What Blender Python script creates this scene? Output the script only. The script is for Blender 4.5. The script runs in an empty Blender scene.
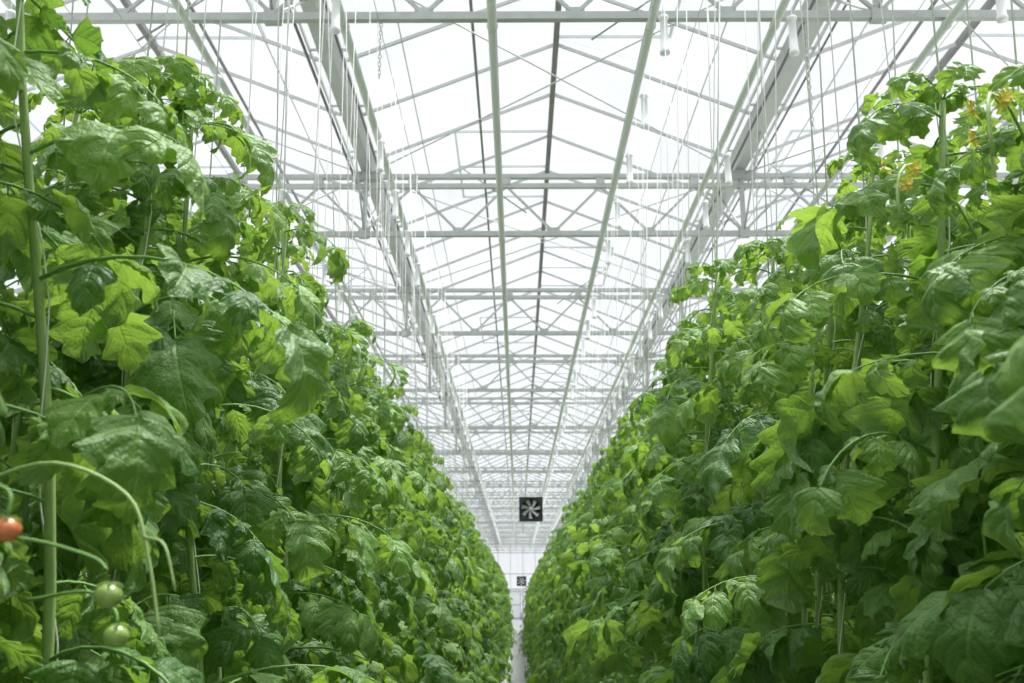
import bpy, math, random
import numpy as np
from mathutils import Vector, Matrix
random.seed(7)
rng = np.random.default_rng(7)
scene = bpy.context.scene
scene.view_settings.view_transform = 'Standard'
scene.view_settings.look = 'None'
CAMZ = 1.7

# ------------------------------------------------------------------ materials
def new_mat(name):
    m = bpy.data.materials.new(name); m.use_nodes = True
    nt = m.node_tree; nt.nodes.clear()
    return m, nt, nt.nodes, nt.links

def simple(name, col, rough=0.5, metal=0.0, var=0.12, scale=6.0, bump=0.0):
    m, nt, N, L = new_mat(name)
    out = N.new('ShaderNodeOutputMaterial'); p = N.new('ShaderNodeBsdfPrincipled')
    tc = N.new('ShaderNodeTexCoord'); no = N.new('ShaderNodeTexNoise')
    no.inputs['Scale'].default_value = scale; no.inputs['Detail'].default_value = 4
    L.new(tc.outputs['Object'], no.inputs['Vector'])
    mx = N.new('ShaderNodeMix'); mx.data_type = 'RGBA'
    mx.inputs['A'].default_value = (col[0]*(1-var), col[1]*(1-var), col[2]*(1-var), 1)
    mx.inputs['B'].default_value = (min(1, col[0]*(1+var)), min(1, col[1]*(1+var)), min(1, col[2]*(1+var)), 1)
    L.new(no.outputs['Fac'], mx.inputs['Factor'])
    L.new(mx.outputs['Result'], p.inputs['Base Color'])
    p.inputs['Roughness'].default_value = rough; p.inputs['Metallic'].default_value = metal
    if bump:
        b = N.new('ShaderNodeBump'); b.inputs['Strength'].default_value = bump; b.inputs['Distance'].default_value = 0.01
        L.new(no.outputs['Fac'], b.inputs['Height']); L.new(b.outputs['Normal'], p.inputs['Normal'])
    L.new(p.outputs[0], out.inputs[0])
    return m

def leaf_material(name, dark, light, back, trans, tw):
    m, nt, N, L = new_mat(name)
    def math_(op, a, b=None):
        n = N.new('ShaderNodeMath'); n.operation = op
        for i, v in enumerate((a, b)):
            if v is None: continue
            if isinstance(v, (int, float)): n.inputs[i].default_value = v
            else: L.new(v, n.inputs[i])
        return n.outputs[0]
    out = N.new('ShaderNodeOutputMaterial'); p = N.new('ShaderNodeBsdfPrincipled')
    uv = N.new('ShaderNodeUVMap'); uv.uv_map = 'UVMap'
    sx = N.new('ShaderNodeSeparateXYZ'); L.new(uv.outputs[0], sx.inputs[0])
    s = math_('ABSOLUTE', math_('MULTIPLY', math_('SUBTRACT', sx.outputs[0], 0.5), 2.0))
    t = sx.outputs[1]
    ph = math_('FRACT', math_('MULTIPLY', math_('SUBTRACT', t, math_('MULTIPLY', s, 0.22)), 6.5))
    dv = math_('ABSOLUTE', math_('SUBTRACT', ph, 0.5))
    vein = math_('SUBTRACT', 1.0, math_('MINIMUM', math_('MULTIPLY', dv, 10.0), 1.0))
    mid = math_('SUBTRACT', 1.0, math_('MINIMUM', math_('MULTIPLY', s, 14.0), 1.0))
    v = math_('MAXIMUM', math_('MULTIPLY', vein, 0.55), mid)
    at = N.new('ShaderNodeAttribute'); at.attribute_name = 'rnd'
    geo = N.new('ShaderNodeNewGeometry')
    no = N.new('ShaderNodeTexNoise'); no.inputs['Scale'].default_value = 3.0; no.inputs['Detail'].default_value = 2
    L.new(geo.outputs['Position'], no.inputs['Vector'])
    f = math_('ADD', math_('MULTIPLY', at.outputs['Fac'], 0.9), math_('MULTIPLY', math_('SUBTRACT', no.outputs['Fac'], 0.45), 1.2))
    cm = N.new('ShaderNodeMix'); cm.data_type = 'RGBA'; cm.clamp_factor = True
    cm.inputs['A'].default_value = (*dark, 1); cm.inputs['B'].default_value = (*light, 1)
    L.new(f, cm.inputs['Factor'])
    vm = N.new('ShaderNodeMix'); vm.data_type = 'RGBA'
    L.new(math_('MULTIPLY', v, 0.5), vm.inputs['Factor']); L.new(cm.outputs['Result'], vm.inputs['A'])
    vm.inputs['B'].default_value = (light[0]*1.6, light[1]*1.35, light[2]*1.9, 1)
    bk = N.new('ShaderNodeMix'); bk.data_type = 'RGBA'
    L.new(math_('MULTIPLY', geo.outputs['Backfacing'], 0.65), bk.inputs['Factor'])
    L.new(vm.outputs['Result'], bk.inputs['A']); bk.inputs['B'].default_value = (*back, 1)
    L.new(bk.outputs['Result'], p.inputs['Base Color'])
    p.inputs['Roughness'].default_value = 0.50
    p.inputs['Specular IOR Level'].default_value = 0.5
    p.inputs['Sheen Weight'].default_value = 0.12; p.inputs['Sheen Roughness'].default_value = 0.4
    n2 = N.new('ShaderNodeTexNoise'); n2.inputs['Scale'].default_value = 48.0; n2.inputs['Detail'].default_value = 3
    L.new(geo.outputs['Position'], n2.inputs['Vector'])
    vo = N.new('ShaderNodeTexVoronoi'); vo.inputs['Scale'].default_value = 150.0
    L.new(geo.outputs['Position'], vo.inputs['Vector'])
    h = math_('ADD', math_('MULTIPLY', n2.outputs['Fac'], 1.6), math_('MULTIPLY', math_('MINIMUM', dv, 0.3), 1.5))
    h = math_('SUBTRACT', h, math_('MULTIPLY', vo.outputs['Distance'], 0.3))
    h = math_('SUBTRACT', h, math_('MULTIPLY', mid, 0.6))
    b = N.new('ShaderNodeBump'); b.inputs['Strength'].default_value = 0.7; b.inputs['Distance'].default_value = 0.006
    L.new(h, b.inputs['Height']); L.new(b.outputs['Normal'], p.inputs['Normal'])
    tm = N.new('ShaderNodeMix'); tm.data_type = 'RGBA'; tm.clamp_factor = True
    tm.inputs['A'].default_value = (trans[0]*.65, trans[1]*.75, trans[2]*.6, 1); tm.inputs['B'].default_value = (trans[0]*1.25, trans[1]*1.12, trans[2]*1.2, 1)
    L.new(f, tm.inputs['Factor'])
    tr = N.new('ShaderNodeBsdfTranslucent'); L.new(tm.outputs['Result'], tr.inputs['Color'])
    L.new(b.outputs['Normal'], tr.inputs['Normal'])
    ms = N.new('ShaderNodeMixShader'); ms.inputs[0].default_value = tw
    L.new(p.outputs[0], ms.inputs[1]); L.new(tr.outputs[0], ms.inputs[2])
    L.new(ms.outputs[0], out.inputs[0])
    return m

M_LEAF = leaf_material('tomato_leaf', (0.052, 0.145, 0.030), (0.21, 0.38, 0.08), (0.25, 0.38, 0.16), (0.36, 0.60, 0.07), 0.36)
M_STEM = simple('tomato_stem', (0.34, 0.47, 0.17), 0.6, 0, 0.25, 20)
M_STALK = simple('tomato_leaf_stalk', (0.17, 0.33, 0.08), 0.6, 0, 0.25, 20)
M_FRUIT = simple('green_tomato', (0.30, 0.42, 0.11), 0.25, 0, 0.15, 8)
M_RIPE = simple('ripening_tomato', (0.72, 0.22, 0.08), 0.25, 0, 0.15, 8)
M_FLOWER = simple('tomato_flower', (0.95, 0.80, 0.16), 0.6, 0, 0.05, 8)
M_TWINE = simple('white_twine', (0.85, 0.85, 0.83), 0.8, 0, 0.05, 30)
M_STEEL = simple('galvanised_steel', (0.44, 0.46, 0.44), 0.5, 0.15, 0.2, 9)
M_ALU = simple('aluminium_bar', (0.50, 0.51, 0.50), 0.4, 0.15, 0.12, 5)
M_PIPE = simple('painted_pipe', (0.60, 0.64, 0.57), 0.4, 0.0, 0.08, 4)
M_WHITE = simple('white_plastic', (0.86, 0.87, 0.87), 0.4, 0, 0.04, 6)
M_DARKST = simple('dark_steel', (0.20, 0.20, 0.19), 0.5, 0.2, 0.1, 9)
M_BLACK = simple('fan_housing_black', (0.02, 0.02, 0.022), 0.45, 0, 0.1, 9)
M_FLOOR = simple('grey_ground_cover', (0.42, 0.43, 0.42), 0.7, 0, 0.15, 1.5, 0.2)
M_PATH = simple('concrete_path', (0.20, 0.205, 0.205), 0.8, 0, 0.15, 3, 0.3)
M_RAIL = simple('rail_paint_grey', (0.40, 0.41, 0.41), 0.5, 0.1, 0.1, 6)
M_SLAB = simple('substrate_slab_film', (0.82, 0.82, 0.8), 0.4, 0, 0.05, 6)
PM = [M_LEAF, M_STEM, M_FRUIT, M_FLOWER, M_TWINE, M_STALK, M_RIPE]

def glass_material():
    m, nt, N, L = new_mat('roof_glass')
    out = N.new('ShaderNodeOutputMaterial')
    tr = N.new('ShaderNodeBsdfTransparent'); tr.inputs[0].default_value = (0.945, 0.955, 0.965, 1)
    df = N.new('ShaderNodeBsdfTranslucent'); df.inputs[0].default_value = (0.80, 0.85, 0.90, 1)
    gl = N.new('ShaderNodeBsdfGlossy'); gl.inputs['Roughness'].default_value = 0.08
    tc = N.new('ShaderNodeTexCoord'); no = N.new('ShaderNodeTexNoise'); no.inputs['Scale'].default_value = 0.8
    L.new(tc.outputs['Object'], no.inputs['Vector'])
    mr = N.new('ShaderNodeMapRange'); mr.inputs['To Min'].default_value = 0.0; mr.inputs['To Max'].default_value = 0.15
    L.new(no.outputs['Fac'], mr.inputs['Value'])
    a = N.new('ShaderNodeMixShader'); L.new(mr.outputs[0], a.inputs[0])
    L.new(tr.outputs[0], a.inputs[1]); L.new(df.outputs[0], a.inputs[2])
    b = N.new('ShaderNodeMixShader'); b.inputs[0].default_value = 0.04
    L.new(a.outputs[0], b.inputs[1]); L.new(gl.outputs[0], b.inputs[2])
    L.new(b.outputs[0], out.inputs[0])
    return m
M_GLASS = glass_material()

# ------------------------------------------------------------------ mesh builder
class MB:
    def __init__(s): s.V=[]; s.F=[]; s.M=[]; s.UV=[]; s.R=[]; s.n=0; s.smooth=[]
    def add(s, v, f, m=0, uv=None, r=0.5, smooth=False):
        v=np.asarray(v,dtype=float); k=len(v)
        s.V.append(v)
        for q in f: s.F.append([i+s.n for i in q])
        s.M += [m]*len(f); s.smooth += [smooth]*len(f)
        s.UV.append(np.full((k,2),0.25) if uv is None else uv)
        s.R.append(np.full(k,r)); s.n+=k
    def box(s, c, d, m=0):
        x,y,z=c; a,b,h=d[0]/2,d[1]/2,d[2]/2
        v=[(x+i*a,y+j*b,z+k*h) for i in(-1,1) for j in(-1,1) for k in(-1,1)]
        s.add(v,[(0,1,3,2),(4,6,7,5),(0,4,5,1),(2,3,7,6),(0,2,6,4),(1,5,7,3)],m)
    def beam(s,p,q,w,h,m=0,up=(0,0,1)):
        p=Vector(p);q=Vector(q);d=(q-p).normalized();u=Vector(up)
        if abs(d.dot(u))>.98:u=Vector((0,1,0))
        x=d.cross(u).normalized();z=x.cross(d)
        v=[]
        for e in(p,q):
            for a,b in((-1,-1),(1,-1),(1,1),(-1,1)): v.append(e+x*a*w/2+z*b*h/2)
        s.add([tuple(t) for t in v],[(0,3,2,1),(4,5,6,7),(0,1,5,4),(1,2,6,5),(2,3,7,6),(3,0,4,7)],m)
    def tube(s,pts,r,n=8,m=0,cap=True,rv=0.5):
        P=[Vector(p) for p in pts]; k=len(P)
        R=r if hasattr(r,'__len__') else [r]*k
        v=[];f=[]
        x=None
        for i in range(k):
            d=(P[min(i+1,k-1)]-P[max(i-1,0)]).normalized()
            if x is None:
                a=Vector((0,0,1)) if abs(d.z)<.9 else Vector((1,0,0)); x=d.cross(a).normalized()
            else:
                x=(x-d*x.dot(d)).normalized()
            y=d.cross(x)
            for j in range(n):
                t=2*math.pi*j/n; v.append(tuple(P[i]+(x*math.cos(t)+y*math.sin(t))*R[i]))
        for i in range(k-1):
            for j in range(n):
                f.append((i*n+j,i*n+(j+1)%n,(i+1)*n+(j+1)%n,(i+1)*n+j))
        if cap: f.append(tuple(range(n))[::-1]); f.append(tuple((k-1)*n+j for j in range(n)))
        s.add(v,f,m,r=rv,smooth=True)
    def curve(s,ctrl,r0,r1,n=7,m=0,k=14):
        C=[Vector(c) for c in ctrl]; C=[C[0]*2-C[1]]+C+[C[-1]*2-C[-2]]
        pts=[]
        for i in range(1,len(C)-2):
            for j in range(k//(len(C)-3)+1):
                t=j/(k//(len(C)-3)+1)
                a,b,c,d=C[i-1:i+3]
                pts.append(.5*((2*b)+(c-a)*t+(2*a-5*b+4*c-d)*t*t+(3*b-a-3*c+d)*t**3))
        pts.append(C[-2]); q=len(pts)
        s.tube(pts,[r0+(r1-r0)*i/(q-1) for i in range(q)],n,m)
    def ball(s,c,r,m=0,n=10,sq=0.88):
        v=[];f=[]; k=n//2+1
        for i in range(k+1):
            a=math.pi*i/k
            for j in range(n):
                b=2*math.pi*j/n; rr=r*(1+.03*math.cos(5*b))
                v.append((c[0]+rr*math.sin(a)*math.cos(b),c[1]+rr*math.sin(a)*math.sin(b),c[2]+r*sq*math.cos(a)))
        for i in range(k):
            for j in range(n):
                f.append((i*n+j,(i+1)*n+j,(i+1)*n+(j+1)%n,i*n+(j+1)%n))
        s.add(v,f,m,smooth=True)
    def mesh(s,name,mats):
        me=bpy.data.meshes.new(name)
        V=np.concatenate(s.V)
        me.from_pydata(V.tolist(),[],s.F)
        for m in mats: me.materials.append(m)
        me.polygons.foreach_set('material_index',s.M)
        me.polygons.foreach_set('use_smooth',s.smooth)
        uv=np.concatenate(s.UV); R=np.concatenate(s.R)
        ul=me.uv_layers.new(name='UVMap')
        li=np.empty(len(me.loops),dtype=np.int32); me.loops.foreach_get('vertex_index',li)
        ul.data.foreach_set('uv',uv[li].ravel())
        a=me.attributes.new('rnd','FLOAT','POINT'); a.data.foreach_set('value',R)
        me.update(); return me
def obj(name,me,parent=None,loc=(0,0,0)):
    o=bpy.data.objects.new(name,me); scene.collection.objects.link(o)
    o.location=loc
    if parent: o.parent=parent
    return o
def empty(name,loc=(0,0,0)):
    o=bpy.data.objects.new(name,None); scene.collection.objects.link(o); o.location=loc; o.empty_display_size=.2
    return o

# ------------------------------------------------------------------ leaflet templates
def leaflet(nt_,ns_,seed):
    """tomato leaflet, unit length along +y, normal +z. ns_ odd"""
    r=np.random.default_rng(seed)
    bend=r.uniform(.5,1.8); fold=r.uniform(.05,.6); W=r.uniform(.275,.37); twist=r.uniform(-.8,.8); cup=r.uniform(.1,.85)
    teeth=r.uniform(2.8,4.4); tam=r.uniform(.6,1.15); wav=r.uniform(0,6.28); asym=r.uniform(-.14,.14); sb=r.uniform(-.22,.22)
    S=np.linspace(-1,1,ns_); T=np.linspace(0,1,nt_)
    V=[];UV=[]
    ang=-(T**1.2)*bend+.15
    ys=np.concatenate([[0],np.cumsum(np.cos(ang[1:])*np.diff(T))]); zs=np.concatenate([[0],np.cumsum(np.sin(ang[1:])*np.diff(T))])
    for i,t in enumerate(T):
        w=W*(np.sin(math.pi*min(1,t**.52))**.75 if 0<t<1 else 0)*(1-.15*t)
        if t>.62: w=min(w,W*(((1-t)/.38)**1.25*.80+.0))
        a=ang[i]
        for s in S:
            e=abs(s); sg=1 if s>=0 else -1
            ph=(t*teeth+.15+.25*sg)%1
            tooth=1+tam*((ph if ph<.75 else (1-ph)*3)-.4)*.8 if (nt_>8 and .10<t<.9) else 1
            ww=w*(1+(tooth-1)*e**3)*(1+asym*sg)
            x=s*ww+sb*t*t
            y=ys[i]; z=zs[i]
            sw=.15*e*e*math.sin(math.pi*t)
            n=fold*e*ww - cup*e**2.5*ww*.9
            n+=.024*math.sin(t*teeth*2*math.pi-e*2.2+wav)*math.sin(math.pi*min(1,e*.95))
            n+=.038*math.sin(t*8+wav+s*2.0)*e
            n+=.015*math.sin(t*21+wav*2+s*3.0)*e**2
            tw=twist*t
            xx=x*math.cos(tw)-n*math.sin(tw); nn=x*math.sin(tw)+n*math.cos(tw)
            V.append((xx, y+sw*math.cos(a)-nn*math.sin(a), z+sw*math.sin(a)+nn*math.cos(a)))
            UV.append((s*.5+.5,t))
    F=[]
    for i in range(nt_-1):
        for j in range(ns_-1):
            a=i*ns_+j; F.append((a,a+1,a+ns_+1,a+ns_))
    return np.array(V),F,np.array(UV)
LT={0:[leaflet(27,9,100+i) for i in range(20)],1:[leaflet(14,5,100+i) for i in range(10)],2:[leaflet(6,3,100+i) for i in range(6)]}

def add_leaflet(mb,lod,p,d,nrm,L,rv,wid=1.0):
    V,F,UV=LT[lod][random.randrange(len(LT[lod]))]
    d=d.normalized(); z=(nrm-d*nrm.dot(d))
    if z.length<1e-3: z=d.orthogonal()
    z.normalize(); x=d.cross(z)
    Mx=np.array([x*wid,d,z])*L
    mb.add(V@Mx+np.array(p),F,0,UV,rv,True)

def compound_leaf(mb,lod,base,az,L,size,droop,rv,e0=None,pairs=3):
    e0=random.uniform(.1,.7) if e0 is None else e0
    n=9 if lod<2 else 5
    pts=[Vector(base)]; az_=az; curl=random.uniform(-.7,.7)
    for i in range(n):
        t=(i+1)/n; e=e0-(e0+droop)*t**1.1
        az_=az+curl*t
        pts.append(pts[-1]+Vector((math.cos(az_)*math.cos(e),math.sin(az_)*math.cos(e),math.sin(e)))*L/n)
    mb.tube(pts,[.0034*(1-.7*i/n)*(L/.4)**.5+.0006 for i in range(n+1)],6 if lod==0 else (4 if lod==1 else 3),5,False,rv)
    def at(t):
        f=t*n; i=min(int(f),n-1); return pts[i].lerp(pts[i+1],f-i),(pts[i+1]-pts[i]).normalized()
    up=Vector((0,0,1)); out=Vector((math.cos(az),math.sin(az),0))
    ts=np.linspace(.26,.86,pairs)
    for k,t in enumerate(ts):
        for sd in(-1,1):
            if random.random()<.05: continue
            p,d=at(min(.97,t+random.uniform(-.05,.05)))
            s=d.cross(up).normalized()*sd
            dl=random.uniform(.2,1.6)*max(.35,droop)
            dr=s*random.uniform(.6,1.1)+d*random.uniform(.15,.7)-up*dl
            dr.normalize()
            nr=up*random.uniform(.5,1)+out*random.uniform(.1,1.0)+s*random.uniform(-.3,.6)
            sz=size*random.uniform(.7,1.25)*(1.0 if k else .85)
            st=p+dr*sz*.14
            if lod<2: mb.tube([p,st],.0014,4,5,False,rv)
            add_leaflet(mb,lod,st,dr,nr,sz,min(1,max(0,rv+random.uniform(-.3,.3))),random.uniform(.9,1.3))
    if lod<2:
        for t in (.36,.46,.58,.72):
            if random.random()<.65:
                p,d=at(t); s=d.cross(up).normalized()*random.choice((-1,1))
                add_leaflet(mb,lod,p,s+d*.4-up*random.uniform(.1,.6),up+out*.3,size*.42,rv)
    p,d=at(1.0)
    add_leaflet(mb,lod,p,d-up*random.uniform(.1,.6),up+out*.8,size*random.uniform(1.1,1.5),rv,random.uniform(1,1.2))

def fruit_truss(mb,base,az,kind,n=4,sc=1.0):
    pts=[Vector(base)];e=.3
    for i in range(6):
        e-=.35
        pts.append(pts[-1]+Vector((math.cos(az)*math.cos(e),math.sin(az)*math.cos(e),math.sin(e)))*.028*sc)
    mb.tube(pts,.0028*sc,5,1)
    for i in range(n):
        q=pts[2+i%5]; a=az+(-1)**i*1.2
        if kind=='fruit':
            r=random.uniform(.014,.022)*sc
            c=q+Vector((math.cos(a)*r*1.2,math.sin(a)*r*1.2,-r*1.2))
            mb.tube([q,c+Vector((0,0,r*.8))],.0018,4,1)
            mb.ball(c,r,2,14)
            for k in range(5):
                b=k*1.257; add_leaflet(mb,1,c+Vector((0,0,r*.86)),Vector((math.cos(b),math.sin(b),.15)),Vector((0,0,1)),r*1.1,.5,.5)
        else:
            c=q+Vector((math.cos(a)*.02,math.sin(a)*.02,random.uniform(-.02,.02)))*sc
            mb.tube([q,c],.0012,4,1)
            ax=Vector((math.cos(a),math.sin(a),-.5)).normalized(); x=ax.orthogonal().normalized(); y=ax.cross(x)
            for k in range(6):
                b=k*math.pi/3; d=(x*math.cos(b)+y*math.sin(b))
                w=d.cross(ax)*.0045*sc
                tip=c+d*.017*sc-ax*.003*sc; mp=c+d*.008*sc+ax*.003*sc
                mb.add([tuple(c),tuple(mp+w),tuple(tip),tuple(mp-w)],[(0,1,2,3)],3,smooth=False)
            mb.tube([c,c+ax*.012*sc],[.003*sc,.0012*sc],5,3)

def tomato_plant(name,lod,H=3.0,seed=0,dense=1.0):
    random.seed(seed)
    mb=MB()
    n=16; pts=[]; a=random.uniform(0,6.28)
    for i in range(n+1):
        z=H*i/n
        pts.append(Vector((.022*math.sin(z*3.1+a),.022*math.cos(z*2.6+a),z)))
    mb.tube(pts,[.0100*(1-.4*(i/n)**2) for i in range(n+1)],7 if lod<2 else 4,1)
    tw=[]
    for i in range(25 if lod<2 else 2):
        z=.2+(H-.2)*i/(24 if lod<2 else 1); tw.append((.015*math.cos(z*9)+.022*math.sin(z*3.1+a),.015*math.sin(z*9)+.022*math.cos(z*2.6+a),z))
    mb.tube(tw,.0014,4,4)
    z=.2; az=random.uniform(0,6.28); k=0; vig=random.uniform(.9,1.1)
    while z<H-.02:
        h=z/H
        i=min(int(h*n),n-1); base=pts[i].lerp(pts[i+1],h*n-i)
        az+=2.4+random.uniform(-.6,.6)
        if h<.80: L=random.uniform(.28,.54)*(1-.1*h)*vig; size=random.uniform(.10,.18); dr=random.uniform(.6,1.4)
        else:
            f=(h-.80)/.20; L=(.38-.18*f)*random.uniform(.8,1.15); size=(.135-.05*f)*random.uniform(.85,1.15); dr=random.uniform(.6,1.5)
        if h<.2: L*=1.12
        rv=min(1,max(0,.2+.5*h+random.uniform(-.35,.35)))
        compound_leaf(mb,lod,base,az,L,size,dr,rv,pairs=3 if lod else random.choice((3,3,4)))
        if lod<2 and k%6==1 and .2<h<.62 and seed%3==1: fruit_truss(mb,base,az+1.2,'fruit',random.choice((2,3)))
        z+=(.088 if h<.8 else .058)/dense*random.uniform(.5,1.5); k+=1
    for j in range(6):
        compound_leaf(mb,lod,pts[-1],j*1.1,.13,.065,.6,.9,e0=1.0,pairs=2)
    return mb.mesh(name,PM)

PL={0:[tomato_plant('tomato_plant_mesh_a%d'%i,0,seed=i+1) for i in range(8)],
    1:[tomato_plant('tomato_plant_mesh_b%d'%i,1,seed=i+21) for i in range(6)],
    2:[tomato_plant('tomato_plant_mesh_c%d'%i,2,seed=i+41) for i in range(5)]}

random.seed(99)
tops=[]
def row(name,side,xin,xout,y0,y1,lodshift=0,inner=True):
    e=empty(name,(side*(xin+xout)/2,0,0)); ex=e.location.x
    for li,(xb,ph) in enumerate(((xin,0),(xout,.17))):
        y=y0+ph
        while y<y1:
            lod=0 if y<5.5 else (1 if y<16 else 2)
            lod=min(2,lod+lodshift+(1 if li and y>3 else 0))
            me=random.choice(PL[lod])
            jit=.07 if y<10 else .04
            xx=xb+random.uniform(-jit,jit); wide=1.0
            if inner and li==0:
                if side<0 and y<.75: xx+=.12
                if side>0 and .4<y<1.7: xx-=.03
                if y>5: xx-=.07
                if .7<y<2.4: wide=1.16; xx+=.05
            X=side*xx; Y=y+random.uniform(-.07,.07)
            sc=random.uniform(.94,1.05) if side<0 else random.uniform(.94,1.04)
            if side<0 and y<1.7: sc=random.uniform(.88,.94)
            elif side<0 and y<3.0: sc=random.uniform(.95,1.02)
            if side>0 and y<1.5: sc=random.uniform(.80,.86)
            elif side>0 and y<2.1: sc=random.uniform(.84,.89)
            elif side>0 and y<3.4: sc=random.uniform(.91,.96)
            lean=side*math.radians((random.uniform(3.5,7) if y<5 else random.uniform(5,8)) if li==0 else random.uniform(-1,3))
            o=obj('tomato_plant',me,e)
            base=Matrix.Translation((X-ex,Y,0.0))@Matrix.Rotation(lean,4,'Y')@Matrix.Rotation(random.uniform(-.05,.05),4,'X')@Matrix.Rotation(random.uniform(0,6.28),4,'Z')@Matrix.Diagonal((wide,wide,sc,1))
            o.matrix_local=base
            tp=base@Vector((0,0,3.0)); tops.append((tp.x+ex,tp.y,tp.z,side,y,li))
            y+=random.uniform(.32,.44) if y<16 else .42
    return e
RL=row('tomato_plant_row',-1,.68,1.20,-1.2,56)
RR=row('tomato_plant_row',1,.66,1.18,-1.2,56)
row('tomato_plant_row',-1,2.75,3.2,-1.0,40,1,False)
row('tomato_plant_row',1,2.75,3.2,-1.0,40,1,False)
# fruiting truss / flower trusses at the aisle face of the rows
random.seed(5)
mb=MB(); ex=RL.location.x
mb.curve([(-.68,1.25,1.84),(-.56,1.2,1.86),(-.46,1.18,1.82),(-.425,1.17,1.75),(-.40,1.16,1.66)],.0030,.0018,7,1,16)
mb.curve([(-.43,1.17,1.77),(-.40,1.15,1.76),(-.38,1.14,1.71)],.0022,.0013,6,1,8)
mb.curve([(-.62,1.14,1.76),(-.54,1.10,1.765),(-.45,1.07,1.745),(-.425,1.06,1.73)],.0022,.0016,7,5,12)
def tomato(c,r,m):
    mb.ball(c,r,m,16)
    for k in range(5):
        b=k*1.257; add_leaflet(mb,1,Vector(c)+Vector((0,0,r*.87)),Vector((math.cos(b),math.sin(b),.15)),Vector((0,0,1)),r*1.2,.5,.5)
tomato((-.42,1.055,1.704),.0145,2)
mb.curve([(-.66,1.05,1.82),(-.56,.99,1.82),(-.475,.93,1.80),(-.465,.92,1.775)],.0026,.0016,7,5,12)
tomato((-.465,.92,1.762),.013,6)
mb.curve([(-.62,1.30,1.70),(-.52,1.24,1.71),(-.47,1.20,1.69),(-.46,1.19,1.675)],.0024,.0016,7,5,12)
tomato((-.46,1.19,1.66),.015,2)
o=obj('fruit_truss',mb.mesh('fruit_truss_mesh',PM),RL,(-ex,0,0))
mb=MB(); ex=RR.location.x
mb.curve([(.98,1.75,2.36),(.92,1.66,2.47),(.82,1.52,2.49),(.77,1.46,2.47)],.003,.0022,7,1,12)
fruit_truss(mb,(.77,1.46,2.475),-2.2,'flower',4,1.2)
mb.curve([(.98,2.0,2.42),(.88,1.9,2.50),(.80,1.84,2.52)],.003,.002,7,1,10)
fruit_truss(mb,(.79,1.82,2.52),-2.4,'flower',3,1.2)
o=obj('flower_truss',mb.mesh('flower_truss_mesh',PM),RR,(-ex,0,0))

# ------------------------------------------------------------------ greenhouse structure
ZB=CAMZ+4.15; ZT=CAMZ+4.15*1.156
X0=-1.80; SP=4.45; GX=[X0+SP*k for k in range(-3,5)]
XL,XR=GX[0],GX[-1]
YT=[6.52+4.5*k for k in range(-3,20)]
YA,YB=YT[0]-.2,YT[-1]+.2
ZG=ZT+.16; ZR=ZG+1.0
mb=MB()
mb.beam((XL,0,ZB),(XR,0,ZB),.055,.06)
mb.beam((XL,0,ZT-.045),(XR,0,ZT-.045),.055,.055)
mb.beam((XL,0,ZT+.075),(XR,0,ZT+.075),.07,.05)
step=SP/8
k=0; x=XL
while x<XR-.01:
    za,zb=(ZB+.02,ZT-.05) if k%2==0 else (ZT-.05,ZB+.02)
    mb.beam((x,0,za),(x+step,0,zb),.026,.026)
    if k%2==0: mb.box((x,0,ZB+.03),(.14,.012,.1)); 
    else: mb.box((x,0,ZT+.01),(.10,.07,.09))
    x+=step;k+=1
for g in GX:
    mb.box((g,0,ZT+.08),(.34,.10,.10)); mb.box((g,0,ZB),(.12,.08,.09))
    mb.beam((g,0,ZB),(g,0,ZT+.1),.05,.05)
tme=mb.mesh('roof_truss_mesh',[M_STEEL])
for y in YT: obj('roof_truss',tme,None,(0,y,0))
mb=MB()
mb.beam((0,0,0.02),(0,0,ZB-.03),.12,.08); mb.box((0,0,.015),(.28,.28,.03)); mb.box((0,0,ZB-.05),(.26,.16,.03))
for a in((-1),(1)): mb.beam((0,0,ZB-.55),(a*.5,0,ZB-.04),.03,.03)
cme=mb.mesh('support_column_mesh',[M_STEEL])
for gx in (GX[0],GX[2],GX[5],GX[7]):
    for y in YT: obj('support_column',cme,None,(gx,y,0))
for g in GX:
    mb=MB()
    pr=[(-.12,.13),(-.10,.13),(-.05,.0),(.05,.0),(.10,.13),(.12,.13),(.065,-.03),(-.065,-.03)]
    v=[(px,yy,pz) for yy in(YA,YB) for px,pz in pr]
    mb.add(v,[(i,(i+1)%8,8+(i+1)%8,8+i) for i in range(8)],0)
    for sx in(-.19,.19): mb.beam((sx,YA,.12),(sx,YB,.12),.018,.04)
    y=YA
    while y<YB: mb.beam((-.19,y,.12),(.19,y,.12),.02,.02); y+=1.125
    mb.tube([(-.15,YA,-.1),(-.15,YB,-.1)],.016,6,1); mb.tube([(.16,YA,-.06),(.16,YB,-.06)],.012,6,1)
    obj('roof_gutter',mb.mesh('roof_gutter_mesh',[M_ALU,M_DARKST]),None,(g,0,ZG+.03))
mbR=MB(); mbG=MB()
bars=1.125
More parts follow.
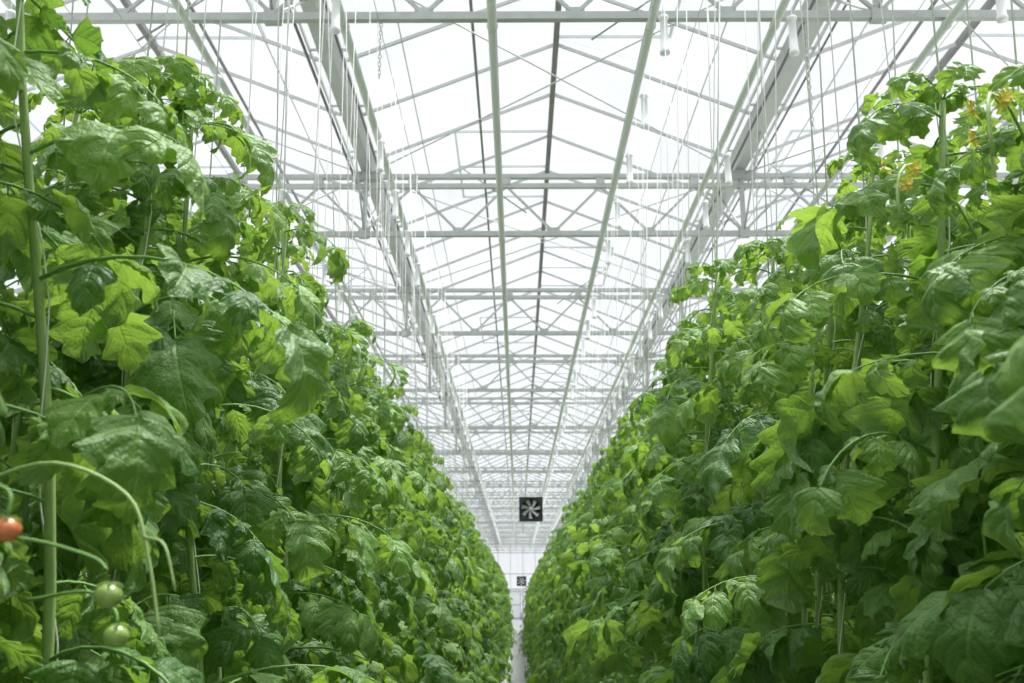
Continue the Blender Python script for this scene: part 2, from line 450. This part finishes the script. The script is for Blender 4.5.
for a,b in zip(GX[:-1],GX[1:]):
    c=(a+b)/2
    mbR.beam((c,YA,ZR),(c,YB,ZR),.06,.07,1)
    y=YA+.2; k=0
    while y<YB:
        for e,s in((a,1),(b,-1)):
            mbR.beam((e+s*.12,y,ZG+.15),(c,y,ZR),.022,.035)
        y+=bars;k+=1
    for e,s in((a,1),(b,-1)):
        p=[(e+s*.12,YA,ZG+.175),(e+s*.12,YB,ZG+.175),(c,YB,ZR+.03),(c,YA,ZR+.03)]
        mbG.add(p,[(0,1,2,3)],0)
    for s,t in((-1,.42),(1,.42),(-1,.75),(1,.75)):
        xx=c+s*(SP/2-.15)*t; zz=ZR-(ZR-ZG-.15)*t-.05
        if t<.5: mbR.beam((xx,YA,zz),(xx,YB,zz),.03,.02,1)
        else: mbR.beam((xx,YA,zz+.03),(xx,YB,zz+.03),.012,.012,0)
    y=YA+1.3;k=0
    while y<YB-3:
        s=1 if k%2 else -1
        L=1.25; sl=math.atan2(ZR-ZG-.15,SP/2-.15)
        al=sl-math.radians(22)
        hx,hz=c,ZR+.05; lx=c+s*L*math.cos(al); lz=ZR+.05-L*math.sin(al)
        for yy in(y,y+1.1,y+2.2): mbR.beam((hx,yy,hz),(lx,yy,lz),.025,.03)
        mbR.beam((lx,y,lz),(lx,y+2.2,lz),.03,.035)
        mbG.add([(hx,y,hz+.01),(lx,y,lz+.01),(lx,y+2.2,lz+.01),(hx,y+2.2,hz+.01)],[(0,1,2,3)],0)
        mbR.beam((lx,y+1.1,lz),(c+s*.3,y+1.1,ZT+.5),.015,.015,1)
        y+=4.5;k+=1
obj('roof_frame',mbR.mesh('roof_frame_mesh',[M_ALU,M_DARKST]))
obj('ceiling',mbG.mesh('ceiling_glass_mesh',[M_GLASS]))
mb=MB()
for bay in (1,3,4,7,10,13,16,19):
    ya,yb=YT[bay],YT[bay+1]
    for a,b in zip(GX[:-1],GX[1:]):
        mb.tube([(a,ya,ZT+.1),(b,yb,ZT+.1)],.008,5); mb.tube([(b,ya,ZT+.1),(a,yb,ZT+.1)],.008,5)
for g in GX[:]:
    for i in range(len(YT)-1):
        mb.tube([(g,YT[i],ZB+.02),(g,YT[i]+1.0,ZG)],.012,5)
        mb.tube([(g,YT[i],ZB+.02),(g,YT[i]-1.0,ZG)],.012,5) if i else None
obj('wind_bracing',mb.mesh('wind_bracing_mesh',[M_ALU]))

ZP=ZB-.075; HP=ZP-CAMZ
pipes=[(-.59,.030),(-.312,.034),(-.045,.034),(.24,.032),(.462,.030),(.77,.030),(-.88,.03),(1.06,.03)]
for r_,rad in pipes:
    mb=MB(); mb.tube([(0,YA,0),(0,YB,0)],rad,12)
    for y in YT: 
        mb.tube([(0,y-.012,0),(0,y+.012,0)],rad+.008,12); mb.beam((0,y,rad),(0,y,.09),.02,.02)
    obj('overhead_pipe',mb.mesh('overhead_pipe_mesh',[M_PIPE]),None,(r_*HP,0,ZP))

mb=MB()
for side in(-1,1):
    for x in(1.02,1.32,2.9,3.25):
        mb.tube([(side*x,YA,ZB-.02),(side*x,YB,ZB-.02)],.003,5)
obj('crop_wires',mb.mesh('crop_wires_mesh',[M_STEEL]))
mb=MB()
for (x,y,z,side,yr,li) in tops:
    if yr>20 or abs(x)>2: continue
    if yr>8 and random.random()<.4: continue
    wx=side*(1.02 if li==0 else 1.32)
    mb.tube([(x,y,z-.15),(wx+random.uniform(-.02,.02),y+random.uniform(-.06,.06),ZB-.02)],.0026,4)
obj('support_strings',mb.mesh('support_strings_mesh',[M_TWINE]))
mb=MB()
for r_ in(-.59,-.312,.24,.462,.77,-.88):
    y=3.6+random.uniform(0,.5)
    while y<70:
        x=r_*HP+.05; z=ZP-.10
        mb.tube([(x,y,z+.13),(x,y,z)],.004,5)
        mb.tube([(x,y,z),(x,y,z-.02),(x,y,z-.025),(x,y,z-.26),(x,y,z-.265),(x,y,z-.29)],[.036,.036,.026,.030,.036,.036],10)
        y+=random.choice((1.125,1.125,2.25))
obj('twine_spools',mb.mesh('twine_spools_mesh',[M_WHITE]))
mb=MB()
def torus(c,R,r,vert,m=0):
    pts=[]
    for i in range(9):
        t=2*math.pi*i/8; a=R*math.cos(t); b=R*1.6*math.sin(t)
        pts.append((c[0]+(a if vert else 0),c[1]+(0 if vert else a),c[2]+b))
    mb.tube(pts,r,4,m,False)
for (cx,cy,zt,zb) in((2.1,6.52,ZB,ZB-.9),(-1.0,6.52,ZB,ZB-.5),(1.95,11.02,ZB,ZB-.8)):
    z=zt;k=0
    while z>zb: torus((cx,cy,z),.012,.0035,k%2==0); z-=.032;k+=1
obj('hanging_chains',mb.mesh('hanging_chains_mesh',[M_STEEL]))

# ------------------------------------------------------------------ fans
def fan(loc,size,ztop):
    e=empty('circulation_fan',loc)
    S=size; D=.28
    mb=MB(); n=40
    for yy in(-D/2,D/2):
        v=[];f=[]
        for i in range(n):
            t=2*math.pi*i/n; c,s=math.cos(t),math.sin(t); q=S/2/max(abs(c),abs(s))
            v.append((c*q,yy,s*q)); v.append((c*S*.45,yy,s*S*.45))
        f=[(2*i,2*i+1,(2*i+3)%(2*n),(2*i+2)%(2*n)) for i in range(n)]
        mb.add(v,f,0)
    v=[];f=[]
    for i in range(n):
        t=2*math.pi*i/n
        for yy in(-D/2,D/2): v.append((math.cos(t)*S*.45,yy,math.sin(t)*S*.45))
    mb.add(v,[(2*i,2*i+1,(2*i+3)%(2*n),(2*i+2)%(2*n)) for i in range(n)],0)
    for a in(-1,1):
        mb.box((a*S/2,0,0),(.02,D,S+.02)); mb.box((0,0,a*S/2),(S+.02,D,.02))
    mb.beam((-S/2,.05,0),(S/2,.05,0),.03,.03); mb.beam((0,.05,-S/2),(0,.05,S/2),.03,.03)
    mb.tube([(0,.02,0),(0,.13,0)],S*.11,14)
    for rr in(.15,.25,.35,.43):
        mb.tube([(math.cos(i*math.pi/12)*S*rr,-D/2-.005,math.sin(i*math.pi/12)*S*rr) for i in range(25)],.0025,4,0,False)
    v=[(math.cos(2*math.pi*i/n)*S*.449,D/2-.02,math.sin(2*math.pi*i/n)*S*.449) for i in range(n)]
    mb.add(v,[tuple(range(n))],0)
    obj('housing',mb.mesh('fan_housing_mesh',[M_BLACK]),e)
    mb=MB()
    for k in range(7):
        a=2*math.pi*k/7
        v=[]
        for j in range(5):
            r=S*(.09+.33*j/4); w=S*(.045+.06*j/4)
            for s,yy in((-1,-.03),(1,.03)):
                t=a+s*w/r*.8+.22*j/4
                v.append((math.cos(t)*r,yy-.04,math.sin(t)*r))
        mb.add(v,[(2*j,2*j+1,2*j+3,2*j+2) for j in range(4)],0,smooth=True)
    mb.tube([(0,-.09,0),(0,-.07,0),(0,.02,0)],[S*.05,S*.08,S*.08],16)
    obj('blades',mb.mesh('fan_blades_mesh',[M_WHITE]),e)
    mb=MB()
    for a in(-1,1): mb.tube([(a*S*.4,0,S/2),(a*S*.4,0,ztop-loc[2])],.006,6)
    obj('hanger_rods',mb.mesh('fan_hanger_mesh',[M_STEEL]),e)
fan((.31,YT[7],CAMZ+2.35*YT[7]/27),.55,ZB-.03)
fan((.24,YT[18],CAMZ+1.32),.66,ZB-.03)

# ------------------------------------------------------------------ floor, walls, growing gutters, rails
mb=MB(); mb.box((0,(YA+YB)/2,-.05),(XR-XL+4+4,YB-YA+4,.1)); o=obj('floor',mb.mesh('floor_mesh',[M_FLOOR]),None,((XL+XR)/2,0,0))
mb=MB(); mb.box((0,(YB+58)/2,.006),(GX[5]-GX[2]-.6,YB-58-.6,.012)); obj('concrete_path',mb.mesh('concrete_path_mesh',[M_PATH]),None,((GX[5]+GX[2])/2,0,0))
mb=MB(); mb.box((0,28,.008),(.42,58,.014)); obj('aisle_path',mb.mesh('aisle_path_mesh',[M_PATH]))
mb=MB()
for a in(-.26,.26):
    mb.tube([(a,-1.5,.07),(a,57,.07)],.025,10)
    y=-1
    while y<57: mb.box((a,y,.03),(.05,.03,.06)); y+=1.5
mb.tube([(-.26,57,.07),(-.2,57.12,.07),(.2,57.12,.07),(.26,57,.07)],.025,10)
obj('pipe_rail_heating',mb.mesh('pipe_rail_mesh',[M_RAIL]))
for x in(-3.0,-.95,.95,3.0):
    mb=MB(); L=57
    pr=[(-.16,.0),(.16,.0),(.20,.08),(.18,.08),(.15,.02),(-.15,.02),(-.18,.08),(-.20,.08)]
    for sx in(-.25,.22):
        v=[(px+sx,yy,pz) for yy in(-1.4,L) for px,pz in pr]
        mb.add(v,[(i,(i+1)%8,8+(i+1)%8,8+i) for i in range(8)],0)
        y=-1.2
        while y<L-1: mb.box((sx,y+.5,.06),(.2,.98,.08),0); y+=1.02
    y=-1.0
    while y<L: mb.box((0,y,-.09),(.5,.03,.18)); y+=3
    obj('growing_trough',mb.mesh('growing_trough_mesh',[M_SLAB]),None,(x,0,.18))
def wall(name,p0,p1,door=None):
    p0=Vector(p0);p1=Vector(p1); L=(p1-p0).length; d=(p1-p0)/L
    mb=MB()
    mb.add([tuple(p0),tuple(p1),tuple(p1+Vector((0,0,ZG))),tuple(p0+Vector((0,0,ZG)))],[(0,1,2,3)],0)
    for z in(.05,.6,2.2,4.0,ZB,ZG): mb.beam(p0+Vector((0,0,z)),p1+Vector((0,0,z)),.08,.07,1)
    n=int(L/1.1125+.5)
    for i in range(n+1):
        q=p0+d*(L*i/n); mb.beam(q,q+Vector((0,0,ZG)),.05,.06,1)
    mb.beam(p0+Vector((0,0,.3)),p1+Vector((0,0,.3)),.04,.55,1)
    return obj(name,mb.mesh(name+'_mesh',[M_GLASS,M_ALU]))
wall('wall_left',(XL-.1,YA,0),(XL-.1,YB,0)); wall('wall_right',(XR+.1,YA,0),(XR+.1,YB,0))
wall('wall_back',(XL-.1,YB+.05,0),(XR+.1,YB+.05,0)); wall('wall_front',(XL-.1,YA-.05,0),(XR+.1,YA-.05,0))
mb=MB()
for s in(-1,1):
    mb.box((s*.85,0,1.3),(1.6,.06,2.5),0)
    for z in(.15,1.3,2.45): mb.box((s*.85,-.04,z),(1.6,.03,.1),1)
    for x in(.1,1.6): mb.box((s*x,-.04,1.3),(.08,.03,2.5),1)
mb.box((0,-.05,2.65),(4.2,.08,.12),1)
obj('door_1',mb.mesh('door_mesh',[M_WHITE,M_ALU]),None,(.3,YB-.05,0.0))

# ------------------------------------------------------------------ light: overcast sky, brighter towards the zenith
w=bpy.data.worlds.new('overcast_sky'); scene.world=w; w.use_nodes=True
nt=w.node_tree; bg=nt.nodes['Background']; L=nt.links
tc=nt.nodes.new('ShaderNodeTexCoord'); no=nt.nodes.new('ShaderNodeTexNoise'); no.inputs['Scale'].default_value=1.8; no.inputs['Detail'].default_value=5
L.new(tc.outputs['Generated'],no.inputs['Vector'])
cr=nt.nodes.new('ShaderNodeValToRGB'); cr.color_ramp.elements[0].position=.35; cr.color_ramp.elements[0].color=(.87,.91,.96,1)
cr.color_ramp.elements[1].position=.6; cr.color_ramp.elements[1].color=(.98,.99,1,1)
L.new(no.outputs['Fac'],cr.inputs[0]); L.new(cr.outputs[0],bg.inputs['Color'])
sp=nt.nodes.new('ShaderNodeSeparateXYZ'); L.new(tc.outputs['Generated'],sp.inputs[0])
mr=nt.nodes.new('ShaderNodeMapRange'); mr.interpolation_type='SMOOTHSTEP'
mr.inputs['From Min'].default_value=.60; mr.inputs['From Max'].default_value=.95
mr.inputs['To Min'].default_value=.96; mr.inputs['To Max'].default_value=3.6
L.new(sp.outputs['Z'],mr.inputs['Value']); L.new(mr.outputs[0],bg.inputs['Strength'])
sd=bpy.data.lights.new('sun','SUN'); sd.energy=7.0; sd.angle=math.radians(12); sd.color=(1,.98,.93)
so=bpy.data.objects.new('sun',sd); scene.collection.objects.link(so)
so.rotation_euler=(math.radians(-16),math.radians(14),0); so.location=(0,0,12)

# ------------------------------------------------------------------ camera
cd=bpy.data.cameras.new('camera'); cam=bpy.data.objects.new('camera',cd); scene.collection.objects.link(cam)
cd.lens=35.16; cd.sensor_width=36; cd.clip_start=.02; cd.clip_end=400
cam.location=(0,0,CAMZ); cam.rotation_euler=(math.radians(90+14.5),0,.006)
cd.dof.use_dof=True; cd.dof.focus_distance=3.0; cd.dof.aperture_fstop=6.3
scene.camera=cam
